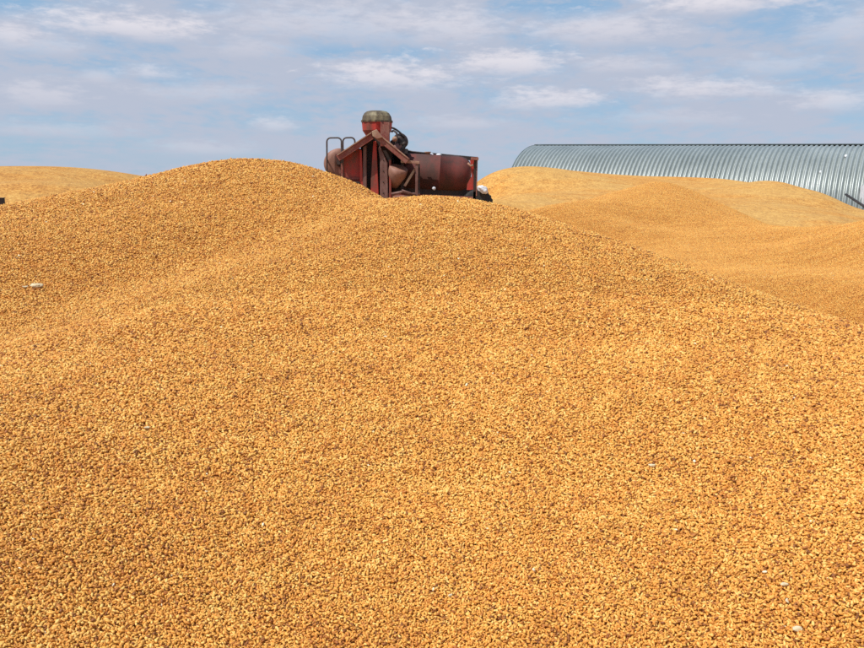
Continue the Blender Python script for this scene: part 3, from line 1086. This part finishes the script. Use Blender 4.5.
# chassis
MB().bar(W(386, 195.5, 0.1), W(473, 199.2, 0.1), 0.12, 0.13).build('chassis_beam', M_DUSTY, mach)
MB().bar(W(386, 195.5, 1.4), W(473, 199.2, 1.4), 0.12, 0.13).build('chassis_beam', M_DUSTY, mach)
m_ = MB()
m_.bar(W(392, 187, 1.0), W(474, 191, 1.0), 0.8, 0.42)
m_.build('under_tray', M_DARK, mach)
m_ = MB()
m_.tube([W(391.5, 194, -0.05), W(398, 192.8, -0.1), W(403, 191.6, -0.05), W(409, 193.6, 0), W(420, 194.2, 0)], 0.035)
m_.tube([W(402, 190, -0.15), W(408, 192, -0.15), W(416, 195, -0.12)], 0.02)
m_.build('pipe', M_GREY, mach)
MB().tube([W(393, 197, -0.1), W(402, 196.4, -0.1), W(413, 196.6, -0.1)], 0.03).build('pipe', M_PINK, mach)
MB().rings([(0, 0.045), (0.02, 0.05), (0.05, 0.035)], W(434, 188.4, 0.42), (0, -1, 0), 14).build('work_lamp', M_WHITE, mach)


def wheel(px, py_, y, r, wid):
    q = W(px, py_, 0)
    c = Vector((q.x, y, q.z))
    n = MB().rings([(-wid / 2, r * .62), (-wid / 2, r * .86), (-wid * .42, r * .96), (-wid * .3, r), (wid * .3, r), (wid * .42, r * .96), (wid / 2, r * .86), (wid / 2, r * .62)], c, (0, 1, 0), 36)
    for k in range(22):
        t = k / 22 * 2 * math.pi
        dv = Vector((math.cos(t), 0, math.sin(t)))
        n.bar(c + dv * r * .99 - Vector((0, wid * .36, 0)), c + dv * r * .99 + Vector((0, wid * .36, 0)), 0.035, 0.035, up=dv)
    ty = n.build('wheel', M_RUBBER, mach)
    MB().rings([(-wid * .52, r * .2), (-wid * .5, r * .25), (-wid * .3, r * .3), (-wid * .32, r * .6), (wid * .32, r * .6), (wid * .3, r * .2)], c, (0, 1, 0), 24).build('rim', M_DUSTY, ty)
    return ty


for px, y in ((478, YM + 0.25), (480, YM + 1.5)):
    wheel(px, 190 + 0.38 / KM, y, 0.40, 0.30)
for px, y in ((372, YM + 0.0), (372, YM + 1.6)):
    zc_ = 0.55
    wheel(px, 200 + 40, y, 0.5, 0.34)
# legs to the ground under the far end, and an axle
for px in (395, 440, 474):
    for dy in (0.1, 1.4):
        q = W(px, 198, dy)
        MB().box((q.x - 0.05, q.y - 0.05, 0.0), (q.x + 0.05, q.y + 0.05, q.z + (px - 395) * -0.0008 - 0.05)).build('leg', M_DUSTY, mach)

# white bag hanging at the end of the machine
bm = bmesh.new()
bmesh.ops.create_icosphere(bm, subdivisions=4, radius=1)
for v in bm.verts:
    n = noise.noise(v.co * 1.5) * 0.35 + noise.noise(v.co * 4.1) * 0.18
    v.co = Vector((v.co.x * 0.145 * (1 + n), v.co.y * 0.10 * (1 + n), v.co.z * 0.095 * (1 + n) - 0.04 * v.co.x / 0.9))
me = bpy.data.meshes.new('bag')
bm.to_mesh(me)
bm.free()
for f in me.polygons:
    f.use_smooth = True
tag(link('rag', me, M_WHITE, loc=W(483.3, 189.6, 0.02)), 'crumpled white rag caught above the black wheel of the machine', 'rag')

# ------------------------------------------------------------------ arched metal shed
A0 = Vector((9.75, 79.0, 0))          # ridge foot point at the far end
dirv = Vector((0.85, -0.53, 0)).normalized()
DROP = 0.0096                         # the yard falls gently towards this end
perp = Vector((-dirv.y, dirv.x, 0))   # away from the camera
HW, HH = 6.7, 6.15
LEN = 50.0
PITCH_R = 0.36
prof = []
NP = 44
for k in range(NP + 1):
    t = math.pi * k / NP
    cx_, cz_ = -math.cos(t), math.sin(t)
    prof.append((HW * (abs(cx_) ** 0.92) * (1 if cx_ > 0 else -1), HH * cz_ ** 0.88 if cz_ > 0 else 0))
prof = np.array(prof)
tang = np.gradient(prof, axis=0)
nn = np.stack([-tang[:, 1], tang[:, 0]], 1)
nn /= np.linalg.norm(nn, axis=1)[:, None]
seg_per = 8
ns = int(LEN / PITCH_R) * seg_per
shp = [0, .55, .95, 1, .95, .55, 0, -.12]
V = []
for i in range(ns + 1):
    s_ = i / seg_per * PITCH_R
    off = 0.21 * (shp[i % seg_per] - 0.5)
    for k in range(NP + 1):
        tp = 0.3 + 0.7 * min(1.0, abs(math.cos(math.pi * k / NP)) * 1.5)
        a_ = prof[k, 0] + nn[k, 0] * off * tp
        z_ = prof[k, 1] + nn[k, 1] * off * tp
        q = A0 + dirv * s_ + perp * a_
        V.append((q.x, q.y, z_ - DROP * s_))
Fc = [(i * (NP + 1) + k, (i + 1) * (NP + 1) + k, (i + 1) * (NP + 1) + k + 1, i * (NP + 1) + k + 1) for i in range(ns) for k in range(NP)]
shed = bpy.data.objects.new('arched_shed', None)
COL.objects.link(shed)
shed.location = A0 + dirv * LEN / 2
tag(shed, 'long arched shed of ribbed galvanised steel behind the grain heaps', 'shed')
m_ = MB()
m_.add(V, Fc, True)
m_.build('roof', M_GALV, shed)
for s_ in (0.06, LEN - 0.15):
    pts = [(A0 + dirv * s_ + perp * float(prof[k, 0] * 0.992) + Vector((0, 0, float(prof[k, 1] * 0.992) - DROP * s_))) for k in range(NP + 1)]
    b2 = [q + dirv * 0.08 for q in pts]
    n = len(pts)
    m_ = MB().add(pts + b2, [tuple(range(n)), tuple(range(2 * n - 1, n - 1, -1))] + [(i, i + n, (i + 1) % n + n, (i + 1) % n) for i in range(n)])
    m_.build('end_wall', M_GALV, shed)
rc = MB()  # dark strip along the apex, darker than the ribbed sheets
kk = [k for k in range(NP + 1) if abs(prof[k, 0]) < 1.6]
pts = [(float(prof[k, 0]), float(prof[k, 1]) + 0.13) for k in kk]
v_ = []
for s_ in (0.0, LEN):
    for (a_, z_) in pts + [(a_, z_ - 0.05) for a_, z_ in pts[::-1]]:
        q = A0 + dirv * s_ + perp * a_
        v_.append((q.x, q.y, z_ - DROP * s_))
nn_ = len(v_) // 2
rc.add(v_, [tuple(range(nn_)), tuple(range(2 * nn_ - 1, nn_ - 1, -1))] + [(i, i + nn_, (i + 1) % nn_ + nn_, (i + 1) % nn_) for i in range(nn_)])
rc.build('apex_piece', M_RIDGE, shed)
# rolled edge where the far arch ends
edge = [A0 - dirv * 0.03 + perp * float(prof[k, 0]) + Vector((0, 0, float(prof[k, 1]))) for k in range(NP + 1)]
MB().tube(edge, 0.07).build('edge_trim', M_RIDGE, shed)


def on_shed(px, py):
    """point of the shed's near side at a pixel"""
    r = ray(px, py)
    t = 50.0
    while t < 110:
        q = EYE + r * t
        a_ = (q - A0).dot(perp)
        if abs(a_) < HW:
            zz = np.interp(a_, prof[:, 0], prof[:, 1])
            if q.z < zz - DROP * (q - A0).dot(dirv):
                return q
        t += 0.05
    return EYE + r * 80


for px, py in ((821, 172), (846, 156)):
    q = on_shed(px, py) - perp * 0.05
    MB().rings([(-0.05, 0.11), (0.03, 0.11), (0.05, 0.09)], q, (-perp + Vector((0, 0, 0.5))), 10).build('vent', M_WHITE, shed)
q = on_shed(866, 195) - perp * 0.05
MB().box((q.x - 0.28, q.y - 0.25, q.z - 0.65), (q.x + 0.9, q.y + 0.3, q.z + 0.65)).build('window', M_WHITE, shed)

# dark conveyor pipe leaning against the shed at the right edge
p1 = at_dist(846, 194.5, 62)
p2 = at_dist(880, 216.5, 50)
d_ = (p2 - p1).normalized()
p3 = p1 + d_ * ((p1.z) / -d_.z) if d_.z < 0 else p2
pm = MB().tube([p1, p1.lerp(p3, .5), p3], 0.075, 12).build('conveyor_pipe', M_DARK, origin=(p3.x, p3.y, 0))
tag(pm, 'dark pipe slanting down in front of the metal shed', 'pipe')

# small black post at the left edge beyond the near slope
q = at_dist(-1.5, 201, 20)
pt = MB().box((q.x - 0.11, q.y - 0.1, 0), (q.x + 0.09, q.y + 0.1, q.z + 0.05))
pt.box((q.x - 0.12, q.y - 0.11, q.z + 0.051), (q.x + 0.10, q.y + 0.11, q.z + 0.07))
tag(pt.build('post', M_DARK, origin=(q.x, q.y, 0), bevel=0.01), 'stubby black post at the far left edge beyond the near slope', 'post')

# ------------------------------------------------------------------ output
S.view_settings.view_transform = 'Standard'
S.view_settings.look = 'None'
S.view_settings.gamma = 1
S.view_settings.exposure = 0.0
S.view_settings.use_curve_mapping = False
S.render.engine = 'CYCLES'
S.cycles.use_denoising = False
S.cycles.max_bounces = 6
S.cycles.diffuse_bounces = 4
